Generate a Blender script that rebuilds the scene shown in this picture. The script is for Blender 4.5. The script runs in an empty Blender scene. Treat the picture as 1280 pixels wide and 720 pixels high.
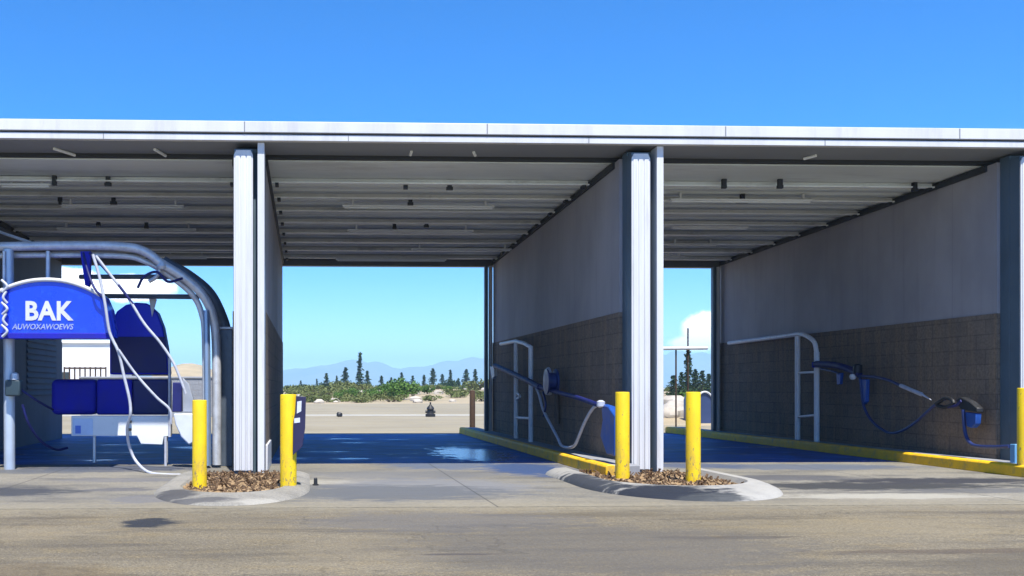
import bpy, math, random
from mathutils import Vector
R = random.Random(7)
scene = bpy.context.scene
COL = scene.collection

# ---------------------------------------------------------------- camera model
TH = math.radians(2.27); F = 1310.0; CX = 437.0; HY = 485.0; EYE = 1.1
S_, C_ = math.sin(TH), math.cos(TH)
def _dir(px, py):
    k = (px - CX) / F
    return S_ + k * C_, C_ - k * S_, (HY - py) / F
def at(px, py, Y):
    a, b, c = _dir(px, py); d = Y / b
    return Vector((a * d, Y, EYE + c * d))
def onx(px, py, X):
    a, b, c = _dir(px, py); d = X / a
    return Vector((X, b * d, EYE + c * d))
def onz(px, py, Z=0.0):
    a, b, c = _dir(px, py); d = (Z - EYE) / c
    return Vector((a * d, b * d, Z))
CZ0, CSL, CY0 = 4.13, 0.022, 14.05
def ceil_z(Y): return CZ0 - CSL * (Y - CY0)
def onceil(px, py, drop=0.0):
    a, b, c = _dir(px, py)
    d = (CZ0 - drop + CSL * CY0 - EYE) / (c + CSL * b)
    return Vector((a * d, b * d, EYE + c * d))

# ---------------------------------------------------------------- materials
class NT:
    def __init__(s, name, world=False):
        s.m = bpy.data.materials.new(name); s.m.use_nodes = True
        s.t = s.m.node_tree; s.b = s.t.nodes['Principled BSDF']
    def n(s, typ, props=None, **ins):
        x = s.t.nodes.new(typ)
        for k, v in (props or {}).items(): setattr(x, k, v)
        for k, v in ins.items():
            key = int(k[1:]) if k[0] == '_' else k.replace('__', ' ')
            s.set(x.inputs[key], v)
        return x
    def set(s, inp, v):
        if isinstance(v, bpy.types.NodeSocket): s.t.links.new(v, inp)
        else: inp.default_value = v
    def math(s, op, a, b=0.0, clamp=False):
        x = s.n('ShaderNodeMath', {'operation': op, 'use_clamp': clamp}, _0=a, _1=b); return x.outputs[0]
    def mix(s, f, a, b, typ='MIX'):
        x = s.n('ShaderNodeMix', {'data_type': 'RGBA', 'blend_type': typ})
        s.set(x.inputs[0], f); s.set(x.inputs[6], a); s.set(x.inputs[7], b); return x.outputs[2]
    def ramp(s, v, lo, hi, a=0.0, b=1.0):
        x = s.n('ShaderNodeMapRange', {'interpolation_type': 'SMOOTHSTEP'}, _0=v, _1=lo, _2=hi, _3=a, _4=b); return x.outputs[0]
    def noise(s, vec, scale, detail=4, rough=.55):
        x = s.n('ShaderNodeTexNoise', None, Vector=vec, Scale=scale, Detail=detail, Roughness=rough); return x.outputs[0]
    def pos(s): return s.n('ShaderNodeNewGeometry').outputs['Position']
    def obj(s): return s.n('ShaderNodeTexCoord').outputs['Object']
    def scl(s, v, sx, sy, sz):
        x = s.n('ShaderNodeVectorMath', {'operation': 'MULTIPLY'}, _0=v, _1=(sx, sy, sz)); return x.outputs[0]
    def bump(s, h, strength=.3, dist=.01):
        x = s.n('ShaderNodeBump', None, Strength=strength, Distance=dist, Height=h); s.set(s.b.inputs['Normal'], x.outputs[0])
def c4(c, k=1.0): return (c[0] * k, c[1] * k, c[2] * k, 1)

def mat(name, col, rough=.6, metal=0., var=.12, scale=2.5, fine=40, bump=.0, stretch=(1, 1, 1), dirt=None, dirt_amt=.0, coat=0.):
    m = NT(name); p = m.scl(m.pos(), *stretch)
    a = m.noise(p, scale, 5, .6); b = m.noise(p, fine, 3)
    c = m.mix(m.ramp(a, .3, .7), c4(col, 1 - var), c4(col, 1 + var))
    c = m.mix(m.ramp(b, .3, .7, 0, var * .9), c, c4(col, .7))
    if dirt:
        c = m.mix(m.math('MULTIPLY', m.ramp(m.noise(p, scale * 1.7, 6, .7), .5, .72), dirt_amt), c, c4(dirt))
    m.set(m.b.inputs['Base Color'], c)
    m.set(m.b.inputs['Roughness'], m.ramp(a, .25, .75, max(.02, rough - .08), min(1, rough + .08)))
    m.b.inputs['Metallic'].default_value = metal
    if coat: m.b.inputs['Coat Weight'].default_value = coat; m.b.inputs['Coat Roughness'].default_value = .12
    if bump: m.bump(b, bump, .008)
    return m.m

def blob(m, px, py, n, cx, cy, rx, ry, wob=.9, lo=.0, hi=.45):
    x = m.math('DIVIDE', m.math('SUBTRACT', px, cx), rx); y = m.math('DIVIDE', m.math('SUBTRACT', py, cy), ry)
    d = m.math('SQRT', m.math('ADD', m.math('MULTIPLY', x, x), m.math('MULTIPLY', y, y)))
    v = m.math('ADD', m.math('SUBTRACT', 1.0, d), m.math('MULTIPLY', m.math('SUBTRACT', n, .5), wob * 2))
    return m.ramp(v, lo, hi)

def paving(name, c_a, c_b, c_dark, streak=(.35, 2.2), blobs=(), rough=.85, agg=.25, dark_amt=.55, bumpv=.5, crack=0.0, tan=None, seams=None, edge=None):
    m = NT(name); P = m.pos()
    sx = m.n('ShaderNodeSeparateXYZ', None, Vector=P); X, Y = sx.outputs[0], sx.outputs[1]
    big = m.noise(m.scl(P, .22, .3, 1), 1.0, 6, .62)
    stk = m.noise(m.scl(P, streak[0], streak[1], 1), 1.6, 6, .65)
    mid = m.noise(m.scl(P, .8, 1.6, 1), 2.4, 5, .6)
    fine = m.noise(m.scl(P, 1, 1, 1), 55, 3, .6)
    wob = m.noise(m.scl(P, 1.0, 2.2, 1), 3.2, 6, .68)
    c = m.mix(m.ramp(big, .32, .68), c4(c_a), c4(c_b))
    if tan: c = m.mix(m.ramp(mid, .45, .75, 0, .6), c, c4(tan))
    c = m.mix(m.ramp(stk, .46, .70, 0, dark_amt), c, c4(c_dark))
    c = m.mix(m.ramp(fine, .35, .7, 0, agg), c, c4(c_dark, .75))
    vor = m.n('ShaderNodeTexVoronoi', {'feature': 'F1'}, Vector=P, Scale=70.0)
    c = m.mix(m.ramp(vor.outputs['Distance'], .0, .35, agg, 0.), c, c4(c_b, 1.5))
    gr2 = m.noise(m.scl(P, 1.0, 2.6, 1), 17, 4, .7)
    c = m.mix(m.ramp(gr2, .36, .62, agg * .6, 0.), c, c4(c_dark, 1.0))
    c = m.mix(m.ramp(gr2, .55, .75, 0, agg * .5), c, c4(c_b, 1.25))
    if edge:
        c = m.mix(m.ramp(m.math('ADD', Y, m.math('MULTIPLY', m.math('SUBTRACT', wob, .5), 1.6)), edge[0], edge[1], 0, edge[2]), c, m.mix(m.ramp(gr2, .35, .7), c4(edge[3], .8), c4(edge[3], 1.15)))
    for (cx, cy, rx, ry, amt, col) in blobs:
        c = m.mix(m.math('MULTIPLY', blob(m, X, Y, wob, cx, cy, rx, ry), amt), c, c4(col))
    if crack:
        w = m.n('ShaderNodeVectorMath', {'operation': 'ADD'}, _0=m.scl(P, .30, .42, 1), _1=m.n('ShaderNodeTexNoise', None, Vector=P, Scale=1.1, Detail=4.0).outputs['Color']).outputs[0]
        v2 = m.n('ShaderNodeTexVoronoi', {'feature': 'DISTANCE_TO_EDGE'}, Vector=w, Scale=1.0)
        c = m.mix(m.ramp(v2.outputs['Distance'], .002, .011, crack, 0.), c, c4(c_dark, .4))
    if seams:
        for sxv in seams:
            d = m.math('ABSOLUTE', m.math('SUBTRACT', X, sxv))
            c = m.mix(m.ramp(d, .004, .014, .7, 0.), c, c4(c_dark, .5))
    m.set(m.b.inputs['Base Color'], c)
    m.set(m.b.inputs['Roughness'], m.ramp(stk, .3, .7, rough, rough - .15))
    m.b.inputs['Specular IOR Level'].default_value = .3
    m.bump(m.math('ADD', fine, m.math('MULTIPLY', stk, .8)), bumpv, .012)
    return m.m

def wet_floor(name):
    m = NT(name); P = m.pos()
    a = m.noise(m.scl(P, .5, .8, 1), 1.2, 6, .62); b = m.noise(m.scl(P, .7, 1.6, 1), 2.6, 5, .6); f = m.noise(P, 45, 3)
    c = m.mix(m.ramp(a, .35, .65), c4((.012, .085, .38)), c4((.025, .15, .55)))  # blue of the bay shade put into the floor's base colour
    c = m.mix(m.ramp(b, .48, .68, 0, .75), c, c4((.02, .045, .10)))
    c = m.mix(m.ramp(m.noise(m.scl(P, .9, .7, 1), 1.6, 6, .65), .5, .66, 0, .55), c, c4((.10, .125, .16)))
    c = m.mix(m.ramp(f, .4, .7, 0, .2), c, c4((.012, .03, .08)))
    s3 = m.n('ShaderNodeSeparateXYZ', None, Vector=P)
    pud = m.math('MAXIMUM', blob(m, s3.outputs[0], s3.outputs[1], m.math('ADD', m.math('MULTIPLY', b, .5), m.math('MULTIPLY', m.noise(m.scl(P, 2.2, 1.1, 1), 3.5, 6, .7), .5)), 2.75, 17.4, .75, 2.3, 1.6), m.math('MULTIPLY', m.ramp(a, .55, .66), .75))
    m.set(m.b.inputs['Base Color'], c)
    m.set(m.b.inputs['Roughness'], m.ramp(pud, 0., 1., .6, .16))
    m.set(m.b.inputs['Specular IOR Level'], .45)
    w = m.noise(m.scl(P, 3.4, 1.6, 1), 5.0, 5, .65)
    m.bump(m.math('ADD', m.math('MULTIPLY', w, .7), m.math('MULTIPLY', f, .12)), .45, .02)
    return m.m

def block_wall(name, ca, cb, mortar, warm):
    m = NT(name); P = m.pos()
    s = m.n('ShaderNodeSeparateXYZ', None, Vector=P)
    v = m.n('ShaderNodeCombineXYZ', None, X=m.math('ADD', s.outputs[1], s.outputs[0]), Y=s.outputs[2]).outputs[0]
    br = m.n('ShaderNodeTexBrick', {'offset': .5}, Vector=v, Color1=c4(ca), Color2=c4(cb), Mortar=c4(mortar), Scale=1.0)
    br.inputs['Mortar Size'].default_value = .008; br.inputs['Brick Width'].default_value = .405; br.inputs['Row Height'].default_value = .203
    n1 = m.noise(m.scl(P, 6, 6, .4), 1.2, 6, .65); n2 = m.noise(P, 26, 4, .65); n3 = m.noise(P, .9, 4)
    c = m.mix(m.ramp(n1, .42, .68, 0, .75), br.outputs[0], c4(warm))
    c = m.mix(m.ramp(n2, .35, .7, 0, .5), c, c4(ca, .45))
    c = m.mix(m.ramp(n3, .5, .75, 0, .35), c, c4(cb, 1.35))
    m.set(m.b.inputs['Base Color'], c); m.b.inputs['Roughness'].default_value = .9
    m.bump(m.math('ADD', n2, m.math('MULTIPLY', br.outputs['Fac'], -.8)), .6, .02)
    return m.m

def panel_wall(name, col):
    m = NT(name); P = m.pos(); s = m.n('ShaderNodeSeparateXYZ', None, Vector=P)
    a = m.noise(m.scl(P, 1, .6, .35), 1.3, 5, .6); f = m.noise(P, 60, 3)
    st = m.noise(m.scl(P, 3, 3, .15), 2.2, 5, .6)
    c = m.mix(m.ramp(a, .3, .7), c4(col, .86), c4(col, 1.1))
    c = m.mix(m.ramp(st, .52, .75, 0, .3), c, c4(col, .6))
    for o, sp in ((1, 1.22),):
        fr = m.math('FRACT', m.math('DIVIDE', s.outputs[o], sp))
        c = m.mix(m.ramp(fr, .0, .012, .55, 0.), c, c4(col, .45))
    m.set(m.b.inputs['Base Color'], c); m.b.inputs['Roughness'].default_value = .75
    m.bump(f, .2, .006)
    return m.m

def leafmat(name, c1, c2):
    m = NT(name)
    rnd = m.n('ShaderNodeObjectInfo').outputs['Random']; n = m.noise(m.pos(), 1.7, 3); g = m.noise(m.pos(), 9, 2)
    c = m.mix(m.math('MULTIPLY_ADD' if False else 'ADD', m.math('MULTIPLY', n, .7), m.math('MULTIPLY', rnd, .3)), c4(c1), c4(c2))
    c = m.mix(m.ramp(g, .3, .7, 0, .5), c, c4(c1, .6))
    m.set(m.b.inputs['Base Color'], c); m.b.inputs['Roughness'].default_value = .7
    m.b.inputs['Specular IOR Level'].default_value = .2
    return m.m

WHITE = mat('white painted steel', (.61, .615, .62), .45, 0, .05, 1.6, 30, dirt=(.40, .38, .34), dirt_amt=.45, stretch=(3, 3, .3))
FRAMEW = mat('white pipe paint', (.82, .82, .83), .4, 0, .05, 4, 40, dirt=(.45, .42, .38), dirt_amt=.35)
FASC = mat('white fascia metal', (.61, .61, .615), .42, 0, .05, 1.1, 20, dirt=(.42, .41, .38), dirt_amt=.4, stretch=(2.2, 1, .35))
STEEL = mat('dark painted steel', (.075, .115, .15), .5, 0, .12, 2, 40)
DECK = mat('roof deck sheet', (.70, .75, .72), .5, 0, .1, .7, 14, dirt=(.25, .25, .24), dirt_amt=.4, stretch=(.5, 1.5, 1))
PURL = mat('purlin steel', (.84, .87, .85), .5, .0, .1, .8, 20, dirt=(.2, .2, .2), dirt_amt=.4)
DARK = mat('dark header', (.02, .022, .026), .6, 0, .1)
SOFF = mat('soffit grey', (.22, .235, .25), .6, 0, .06, .6, 10)
WALLM = panel_wall('stucco panel', (.36, .34, .35))
WALLB = panel_wall('slate panel', (.11, .14, .19))
BRICK = block_wall('split block', (.185, .142, .108), (.235, .18, .132), (.13, .10, .078), (.29, .20, .12))
GALV = mat('galvanised tube', (.60, .62, .65), .42, .3, .15, 5, 60, dirt=(.3, .31, .33), dirt_amt=.5)
GALVD = mat('dark galvanised tube', (.10, .125, .16), .4, .3, .2, 5, 60)
BLUE = mat('blue gloss plastic', (.003, .040, .74), .3, 0, .08, 2, 30, dirt=(.02, .11, .72), dirt_amt=.6, coat=.4)
NAVY = mat('navy foam', (.003, .006, .36), .75, 0, .15, 3, 90, bump=.4)
NAVYD = mat('dark navy', (.005, .009, .11), .6, 0, .15, 4, 60)
HOSE = mat('grey white hose', (.46, .48, .54), .5, 0, .1, 9, 60, dirt=(.25, .26, .28), dirt_amt=.5)
HOSEB = mat('blue hose', (.018, .032, .13), .45, 0, .15, 9, 60)
BLUEB = mat('blue holster', (.012, .07, .32), .45, 0, .15, 6, 60)
BLACK = mat('black rubber', (.014, .015, .018), .55, 0, .2, 8, 60)
def yellow(name):
    m = NT(name); P = m.pos(); z = m.n('ShaderNodeSeparateXYZ', None, Vector=P).outputs[2]
    a = m.noise(m.scl(P, 3, 3, 1.2), 2.4, 6, .65); b = m.noise(m.scl(P, 9, 9, 4), 3.5, 6, .7); f = m.noise(P, 70, 3)
    c = m.mix(m.ramp(a, .3, .7), c4((.80, .58, .004)), c4((.74, .49, .004)))
    low = m.ramp(z, .05, .65, .8, 0.)
    c = m.mix(m.math('MULTIPLY', m.ramp(a, .45, .7), low), c, c4((.34, .25, .09)))
    chip = m.math('ADD', b, m.math('MULTIPLY', low, .10))
    c = m.mix(m.ramp(chip, .63, .67, 0, .85), c, c4((.20, .15, .10)))
    m.set(m.b.inputs['Base Color'], c); m.set(m.b.inputs['Roughness'], m.ramp(b, .3, .7, .42, .62)); m.bump(f, .15, .004)
    return m.m
YEL = yellow('weathered yellow paint')
YELK = mat('worn yellow kerb paint', (.80, .47, .006), .6, 0, .12, 4, 40, dirt=(.30, .21, .10), dirt_amt=.7, bump=.3)
KERB = paving('kerb concrete', (.31, .298, .265), (.40, .385, .345), (.2, .2, .2), (1.5, 1.5), rough=.8, agg=.18, dark_amt=.35,
   blobs=[(3.45, 10.35, .85, .6, 1.0, (.016, .02, .03)), (2.95, 11.4, .45, 1.3, .95, (.025, .03, .04)), (3.95, 10.05, .45, .16, .9, (.04, .045, .05)), (-.95, 10.0, .5, .12, .75, (.10, .10, .11)),  # dark blobs along the left and front of the middle island
          (-1.35, 10.2, .25, .3, .6, (.12, .12, .13))])
KERBL = paving('low kerb concrete', (.25, .238, .205), (.34, .32, .275), (.10, .098, .09), (.8, 1.6), rough=.85, agg=.4, dark_amt=.6,
   blobs=[(-1.35, 10.4, .3, .5, .85, (.05, .05, .055)), (-1.0, 10.0, .5, .14, .8, (.07, .07, .075)), (-.3, 9.95, .5, .2, .5, (.40, .38, .33))])
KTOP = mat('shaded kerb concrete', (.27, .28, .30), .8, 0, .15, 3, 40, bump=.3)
MULCH = mat('bark mulch', (.26, .17, .085), .95, 0, .5, 9, 60, bump=1., dirt=(.42, .33, .20), dirt_amt=.9)
PURPLE = mat('purple sign film', (.022, .018, .06), .4, 0, .12, 4, 40)
SIGNW = mat('sign white print', (.62, .64, .74), .5, 0, .08, 9, 60)
LAMPW = mat('lamp housing white', (.78, .80, .78), .4, 0, .03)
WPANEL = mat('white machine panel', (.75, .77, .78), .4, 0, .04, 2, 30, dirt=(.5, .52, .55), dirt_amt=.4)
RUST = mat('rusty brown post', (.055, .030, .018), .8, 0, .3, 6, 50)
BARK = mat('bark', (.09, .06, .04), .95, 0, .3, 4, 30)
ROCK = mat('pale rock', (.42, .38, .32), .95, 0, .25, 1.5, 12, bump=.6)
HOUSEW = mat('white building paint', (.78, .77, .75), .8, 0, .04, .5, 8)
CMUG = block_wall('grey block fence', (.26, .275, .30), (.30, .315, .34), (.22, .22, .23), (.25, .24, .23))
HILL = mat('dry mountain slope', (.14, .13, .10), .95, 0, .3, .003, .03)
GLASS = mat('dark glass', (.02, .025, .03), .1, 0, .1)
CON_L = leafmat('conifer needles', (.018, .040, .016), (.05, .085, .026))
BUS_L = leafmat('green bush leaves', (.055, .13, .018), (.14, .24, .045))
SAGE_L = leafmat('sage shrub leaves', (.085, .12, .03), (.20, .21, .075))

ASPH = paving('aged asphalt', (.185, .156, .102), (.285, .242, .16), (.085, .073, .055), (.35, 1.9), tan=(.28, .21, .095), crack=.25, edge=(8.9, 9.9, .7, (.255, .228, .165)), agg=.75, dark_amt=.75, bumpv=1.0,
   blobs=[(-1.28, 8.6, .28, .40, 1.0, (.028, .03, .034)), (2.35, 9.0, 1.1, .22, .55, (.10, .085, .06)), (3.1, 7.6, .7, .10, .7, (.07, .055, .04)),
          (1.1, 8.6, 1.5, .8, .6, (.115, .11, .105)), (2.0, 7.2, 1.7, 1.5, .6, (.10, .092, .08)), (-1.7, 6.2, .8, .5, .55, (.12, .09, .05)), (-2.6, 8.0, 1.3, .5, .22, (.31, .255, .16)), (4.6, 8.2, 1.6, .8, .2, (.31, .255, .15)), (4.9, 6.3, 1.4, .7, .6, (.10, .085, .06)), (.4, 7.0, .7, 1.0, .15, (.30, .25, .16)), (0.0, 5.6, .9, .06, .8, (.06, .05, .04)),
          (7.0, 9.0, 1.5, .2, .6, (.09, .075, .06)), (4.4, 6.9, 1.2, .12, .6, (.08, .06, .045)), (1.0, 6.9, .35, .05, .8, (.07, .06, .055)), (-.45, 5.75, .16, .12, .6, (.08, .07, .05))])
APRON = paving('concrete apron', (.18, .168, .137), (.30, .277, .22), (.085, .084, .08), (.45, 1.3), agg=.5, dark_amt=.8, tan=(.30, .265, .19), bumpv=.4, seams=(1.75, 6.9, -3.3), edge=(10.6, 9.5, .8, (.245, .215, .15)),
   blobs=[(-3.4, 11.2, 1.3, .6, .95, (.05, .053, .06)), (-2.2, 12.6, 1.0, .35, .6, (.13, .13, .14)), (-2.05, 11.4, .5, .25, .7, (.09, .09, .10)),
          (1.3, 11.6, 1.5, 1.3, .75, (.17, .175, .185)), (3.0, 14.1, .75, 1.5, .95, (.03, .06, .15)), (1.9, 14.9, 1.0, 1.2, .6, (.05, .09, .18)), (6.3, 11.5, 2.0, .6, 1.0, (.045, .045, .045)), (7.5, 12.1, 1.8, .5, 1.0, (.04, .04, .045)), (5.6, 12.6, 1.4, .5, .9, (.085, .085, .09)), (.8, 11.0, 1.7, 1.0, .85, (.095, .10, .105)), (1.2, 13.2, 1.5, .8, .6, (.12, .125, .135)), (-.2, 12.2, .9, .4, .5, (.36, .34, .28)), (5.9, 10.4, 1.3, .35, .7, (.36, .34, .28)), (7.2, 10.9, 1.4, .3, .8, (.10, .10, .10)),  # dark blue middle bay blobs are shade painted into the concrete colour
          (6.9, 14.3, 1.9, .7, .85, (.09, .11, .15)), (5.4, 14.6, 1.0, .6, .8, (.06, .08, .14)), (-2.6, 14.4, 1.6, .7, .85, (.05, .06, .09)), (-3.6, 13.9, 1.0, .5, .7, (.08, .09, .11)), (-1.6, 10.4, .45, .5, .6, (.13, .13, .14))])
LOT = paving('rear lot', (.25, .215, .14), (.31, .27, .18), (.22, .20, .17), (.1, .5), agg=.15, dark_amt=.35, bumpv=.2)
LINE = mat('worn white lot line', (.37, .35, .29), .8, 0, .15, 2, 20)
SAND = paving('dry sandy ground', (.36, .285, .18), (.45, .36, .235), (.25, .22, .14), (.05, .12), agg=.3, dark_amt=.5, bumpv=.4, tan=(.33, .30, .18))
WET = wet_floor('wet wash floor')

# ---------------------------------------------------------------- mesh builder
class MB:
    def __init__(s): s.v = []; s.f = []
    def add(s, vs, fs):
        o = len(s.v); s.v += [tuple(x) for x in vs]; s.f += [tuple(i + o for i in f) for f in fs]; return s
    def box(s, x0, x1, y0, y1, z0, z1):
        return s.add([(x0, y0, z0), (x1, y0, z0), (x1, y1, z0), (x0, y1, z0), (x0, y0, z1), (x1, y0, z1), (x1, y1, z1), (x0, y1, z1)],
                     [(0, 3, 2, 1), (4, 5, 6, 7), (0, 1, 5, 4), (1, 2, 6, 5), (2, 3, 7, 6), (3, 0, 4, 7)])
    def extrude(s, pts, vec):
        n = len(pts); v = Vector(vec)
        a = [Vector(p) for p in pts]
        s.add(a + [p + v for p in a], [tuple(range(n)), tuple(range(2 * n - 1, n - 1, -1))] + [(i, i + n, (i + 1) % n + n, (i + 1) % n) for i in range(n)]); return s
    def tube(s, pts, r, n=10, smooth=True, sub=6):
        P = [Vector(p) for p in pts]
        if smooth and len(P) > 2: P = catmull(P, sub)
        rs = r if isinstance(r, (list, tuple)) else None
        up = None; rings = []
        for i, p in enumerate(P):
            t = (P[min(i + 1, len(P) - 1)] - P[max(i - 1, 0)]).normalized()
            if up is None:
                up = Vector((0, 0, 1)) if abs(t.z) < .9 else Vector((1, 0, 0))
            u = (up - t * up.dot(t)).normalized(); w = t.cross(u); up = u
            rr = r if rs is None else rs[0] + (rs[1] - rs[0]) * i / (len(P) - 1)
            rings.append([p + (u * math.cos(2 * math.pi * k / n) + w * math.sin(2 * math.pi * k / n)) * rr for k in range(n)])
        vs = [q for g in rings for q in g]; m = len(rings)
        fs = [(i * n + k, i * n + (k + 1) % n, (i + 1) * n + (k + 1) % n, (i + 1) * n + k) for i in range(m - 1) for k in range(n)]
        fs += [tuple(range(n - 1, -1, -1)), tuple((m - 1) * n + k for k in range(n))]
        return s.add(vs, fs)
    def lathe(s, c, prof, n=24):
        vs = [(c[0] + r * math.cos(2 * math.pi * k / n), c[1] + r * math.sin(2 * math.pi * k / n), c[2] + z) for r, z in prof for k in range(n)]
        m = len(prof)
        fs = [(i * n + k, i * n + (k + 1) % n, (i + 1) * n + (k + 1) % n, (i + 1) * n + k) for i in range(m - 1) for k in range(n)]
        fs += [tuple(range(n - 1, -1, -1)), tuple((m - 1) * n + k for k in range(n))]
        return s.add(vs, fs)
    def rock(s, c, rx, ry, rz, seed, n=10):
        rr = random.Random(seed); prof = []
        vs = []; rows = 6
        for i in range(rows + 1):
            th = math.pi * i / rows
            for k in range(n):
                ph = 2 * math.pi * k / n; q = rr.uniform(.78, 1.15) if 0 < i < rows else 1
                vs.append((c[0] + rx * q * math.sin(th) * math.cos(ph), c[1] + ry * q * math.sin(th) * math.sin(ph), c[2] + rz * q * math.cos(th)))
        fs = [(i * n + k, (i + 1) * n + k, (i + 1) * n + (k + 1) % n, i * n + (k + 1) % n) for i in range(rows) for k in range(n)]
        return s.add(vs, fs)
    def build(s, name, m, parent=None, bevel=0, smooth=35, base=None):
        me = bpy.data.meshes.new(name)
        me.from_pydata(s.v, [], s.f); me.validate(); 
        import bmesh
        bm = bmesh.new(); bm.from_mesh(me); bmesh.ops.recalc_face_normals(bm, faces=bm.faces) if len(bm.faces) < 4000 else None
        bm.to_mesh(me); bm.free()
        if smooth:
            me.polygons.foreach_set('use_smooth', [True] * len(me.polygons)); me.set_sharp_from_angle(angle=math.radians(smooth))
        me.materials.append(m)
        o = bpy.data.objects.new(name, me); COL.objects.link(o)
        if base is not None:
            b = Vector(base)
            for v in me.vertices: v.co -= b
            o.location = b
        if parent is not None:
            o.parent = parent
            pl = wloc(parent); o.location = o.location - pl
        if bevel:
            bv = o.modifiers.new('Bevel', 'BEVEL'); bv.width = bevel; bv.segments = 2; bv.limit_method = 'ANGLE'
        return o
def wloc(o):
    l = Vector(o.location)
    while o.parent: o = o.parent; l += Vector(o.location)
    return l
def catmull(P, sub=6):
    out = []
    Q = [P[0] * 2 - P[1]] + P + [P[-1] * 2 - P[-2]]
    for i in range(1, len(Q) - 2):
        for j in range(sub):
            t = j / sub; a, b, c, d = Q[i - 1], Q[i], Q[i + 1], Q[i + 2]
            out.append(.5 * ((2 * b) + (c - a) * t + (2 * a - 5 * b + 4 * c - d) * t * t + (3 * b - 3 * c + d - a) * t ** 3))
    out.append(P[-1]); return out
def tag(o, label, cat, group=None):
    o['label'] = label; o['category'] = cat
    if group: o['group'] = group
    return o
def thing(name, loc, label, cat, group=None):
    e = bpy.data.objects.new(name, None); COL.objects.link(e); e.location = loc; e.empty_display_size = .2
    return tag(e, label, cat, group)
def struct(o, label=None, kind='structure'):
    o['kind'] = kind
    if label: o['label'] = label
    return o
def copy_tree(o, parent=None):
    c = o.copy(); COL.objects.link(c)
    if parent: c.parent = parent
    for ch in list(o.children): copy_tree(ch, c)
    return c
def text_mesh(body, size, name, m, parent, loc, width=None, ext=.006, shear=0, bold=0.):
    cu = bpy.data.curves.new('lettering', 'FONT'); cu.body = body; cu.size = size; cu.extrude = ext; cu.shear = shear; cu.offset = bold; cu.resolution_u = 3; cu.space_character = 1.0 if body != 'BAK' else 1.06
    t = bpy.data.objects.new('lettering_curve', cu); COL.objects.link(t)
    bpy.context.view_layer.update()
    me = bpy.data.meshes.new_from_object(t.evaluated_get(bpy.context.evaluated_depsgraph_get()))
    bpy.data.objects.remove(t)
    w = max(v.co.x for v in me.vertices) - min(v.co.x for v in me.vertices)
    x0 = min(v.co.x for v in me.vertices)
    k = (width / w) if width else 1
    vs = [(loc[0] + (v.co.x - x0) * k, loc[1] - v.co.z, loc[2] + v.co.y) for v in me.vertices]
    b = MB(); b.add(vs, [tuple(p.vertices) for p in me.polygons]); bpy.data.meshes.remove(me)
    return b.build(name, m, parent, smooth=0)

# ---------------------------------------------------------------- ground and paving
def hgt(x, y):
    z = -.04
    t = max(0, min(1, (y - 73) / 45))
    z += t * t * (3 - 2 * t) * .45
    if y > 73:
        z += (math.sin(x * .21 + y * .05) * .10 + math.sin(x * .53 - y * .11) * .07) * min(1, (y - 73) / 20) * (1 if y < 600 else 0)
        z += .55 * math.exp(-((x - 22) / 16) ** 2 - ((y - 110) / 26) ** 2)
    z += 5.6 * math.exp(-((x + 23) / 8.5) ** 2 - ((y - 205) / 22) ** 2)
    z += .9 * math.exp(-((x - 12.3) / 2.4) ** 2 - ((y - 38) / 4.5) ** 2) if 28 < y < 50 and 7 < x < 18 else 0
    return z
def axis(pts):
    out = []
    for (a, b, st) in pts:
        n = max(1, int(round((b - a) / st)))
        out += [a + (b - a) * i / n for i in range(n)]
    return out + [pts[-1][1]]
xs = axis([(-6000, -800, 800), (-800, -120, 80), (-120, -40, 5), (-40, 30, 1.6), (30, 100, 4), (100, 800, 80), (800, 6000, 800)])
ys = axis([(-150, 20, 20), (20, 28, 4), (28, 50, 1.2), (50, 72, 4), (72, 260, 2.6), (260, 700, 30), (700, 6900, 600)])
g = MB(); nx = len(xs)
g.add([(x, y, hgt(x, y)) for y in ys for x in xs], [(j * nx + i, j * nx + i + 1, (j + 1) * nx + i + 1, (j + 1) * nx + i) for j in range(len(ys) - 1) for i in range(nx - 1)])
struct(g.build('ground', SAND), 'dry sandy ground reaching to the hills')
SEAM = 9.62
def sheet(name, m, x0, x1, y0, y1, z, label):
    return struct(MB().box(x0, x1, y0, y1, z - .025, z).build(name, m), label)
sheet('road', ASPH, -45, 45, -12, SEAM - .003, 0.0, 'worn tan asphalt in front of the wash bays')
sheet('concrete_apron', APRON, -45, 45, SEAM + .003, 15.2, .004, 'pale concrete apron with tyre stains and painted-in blue shade at the bay mouths')
sheet('wash_floor', WET, -5.8, 9.25, 15.206, 24.9, .004, 'wet wash bay floor, shade painted in as blue')
sheet('parking_lot', LOT, -45, 45, 24.906, 73, .0, 'pale asphalt lot behind the bays')
sheet('side_pavement', APRON, 9.6, 45, 15.206, 24.9, .0, 'concrete beside the building')
sheet('side_pavement', APRON, -45, -5.9, 15.206, 24.9, .0, 'concrete beside the building')
struct(MB().box(-30, 30, 41.2, 43.4, .001, .005).build('painted_line', LINE), 'pale worn line across the rear lot')

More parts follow.
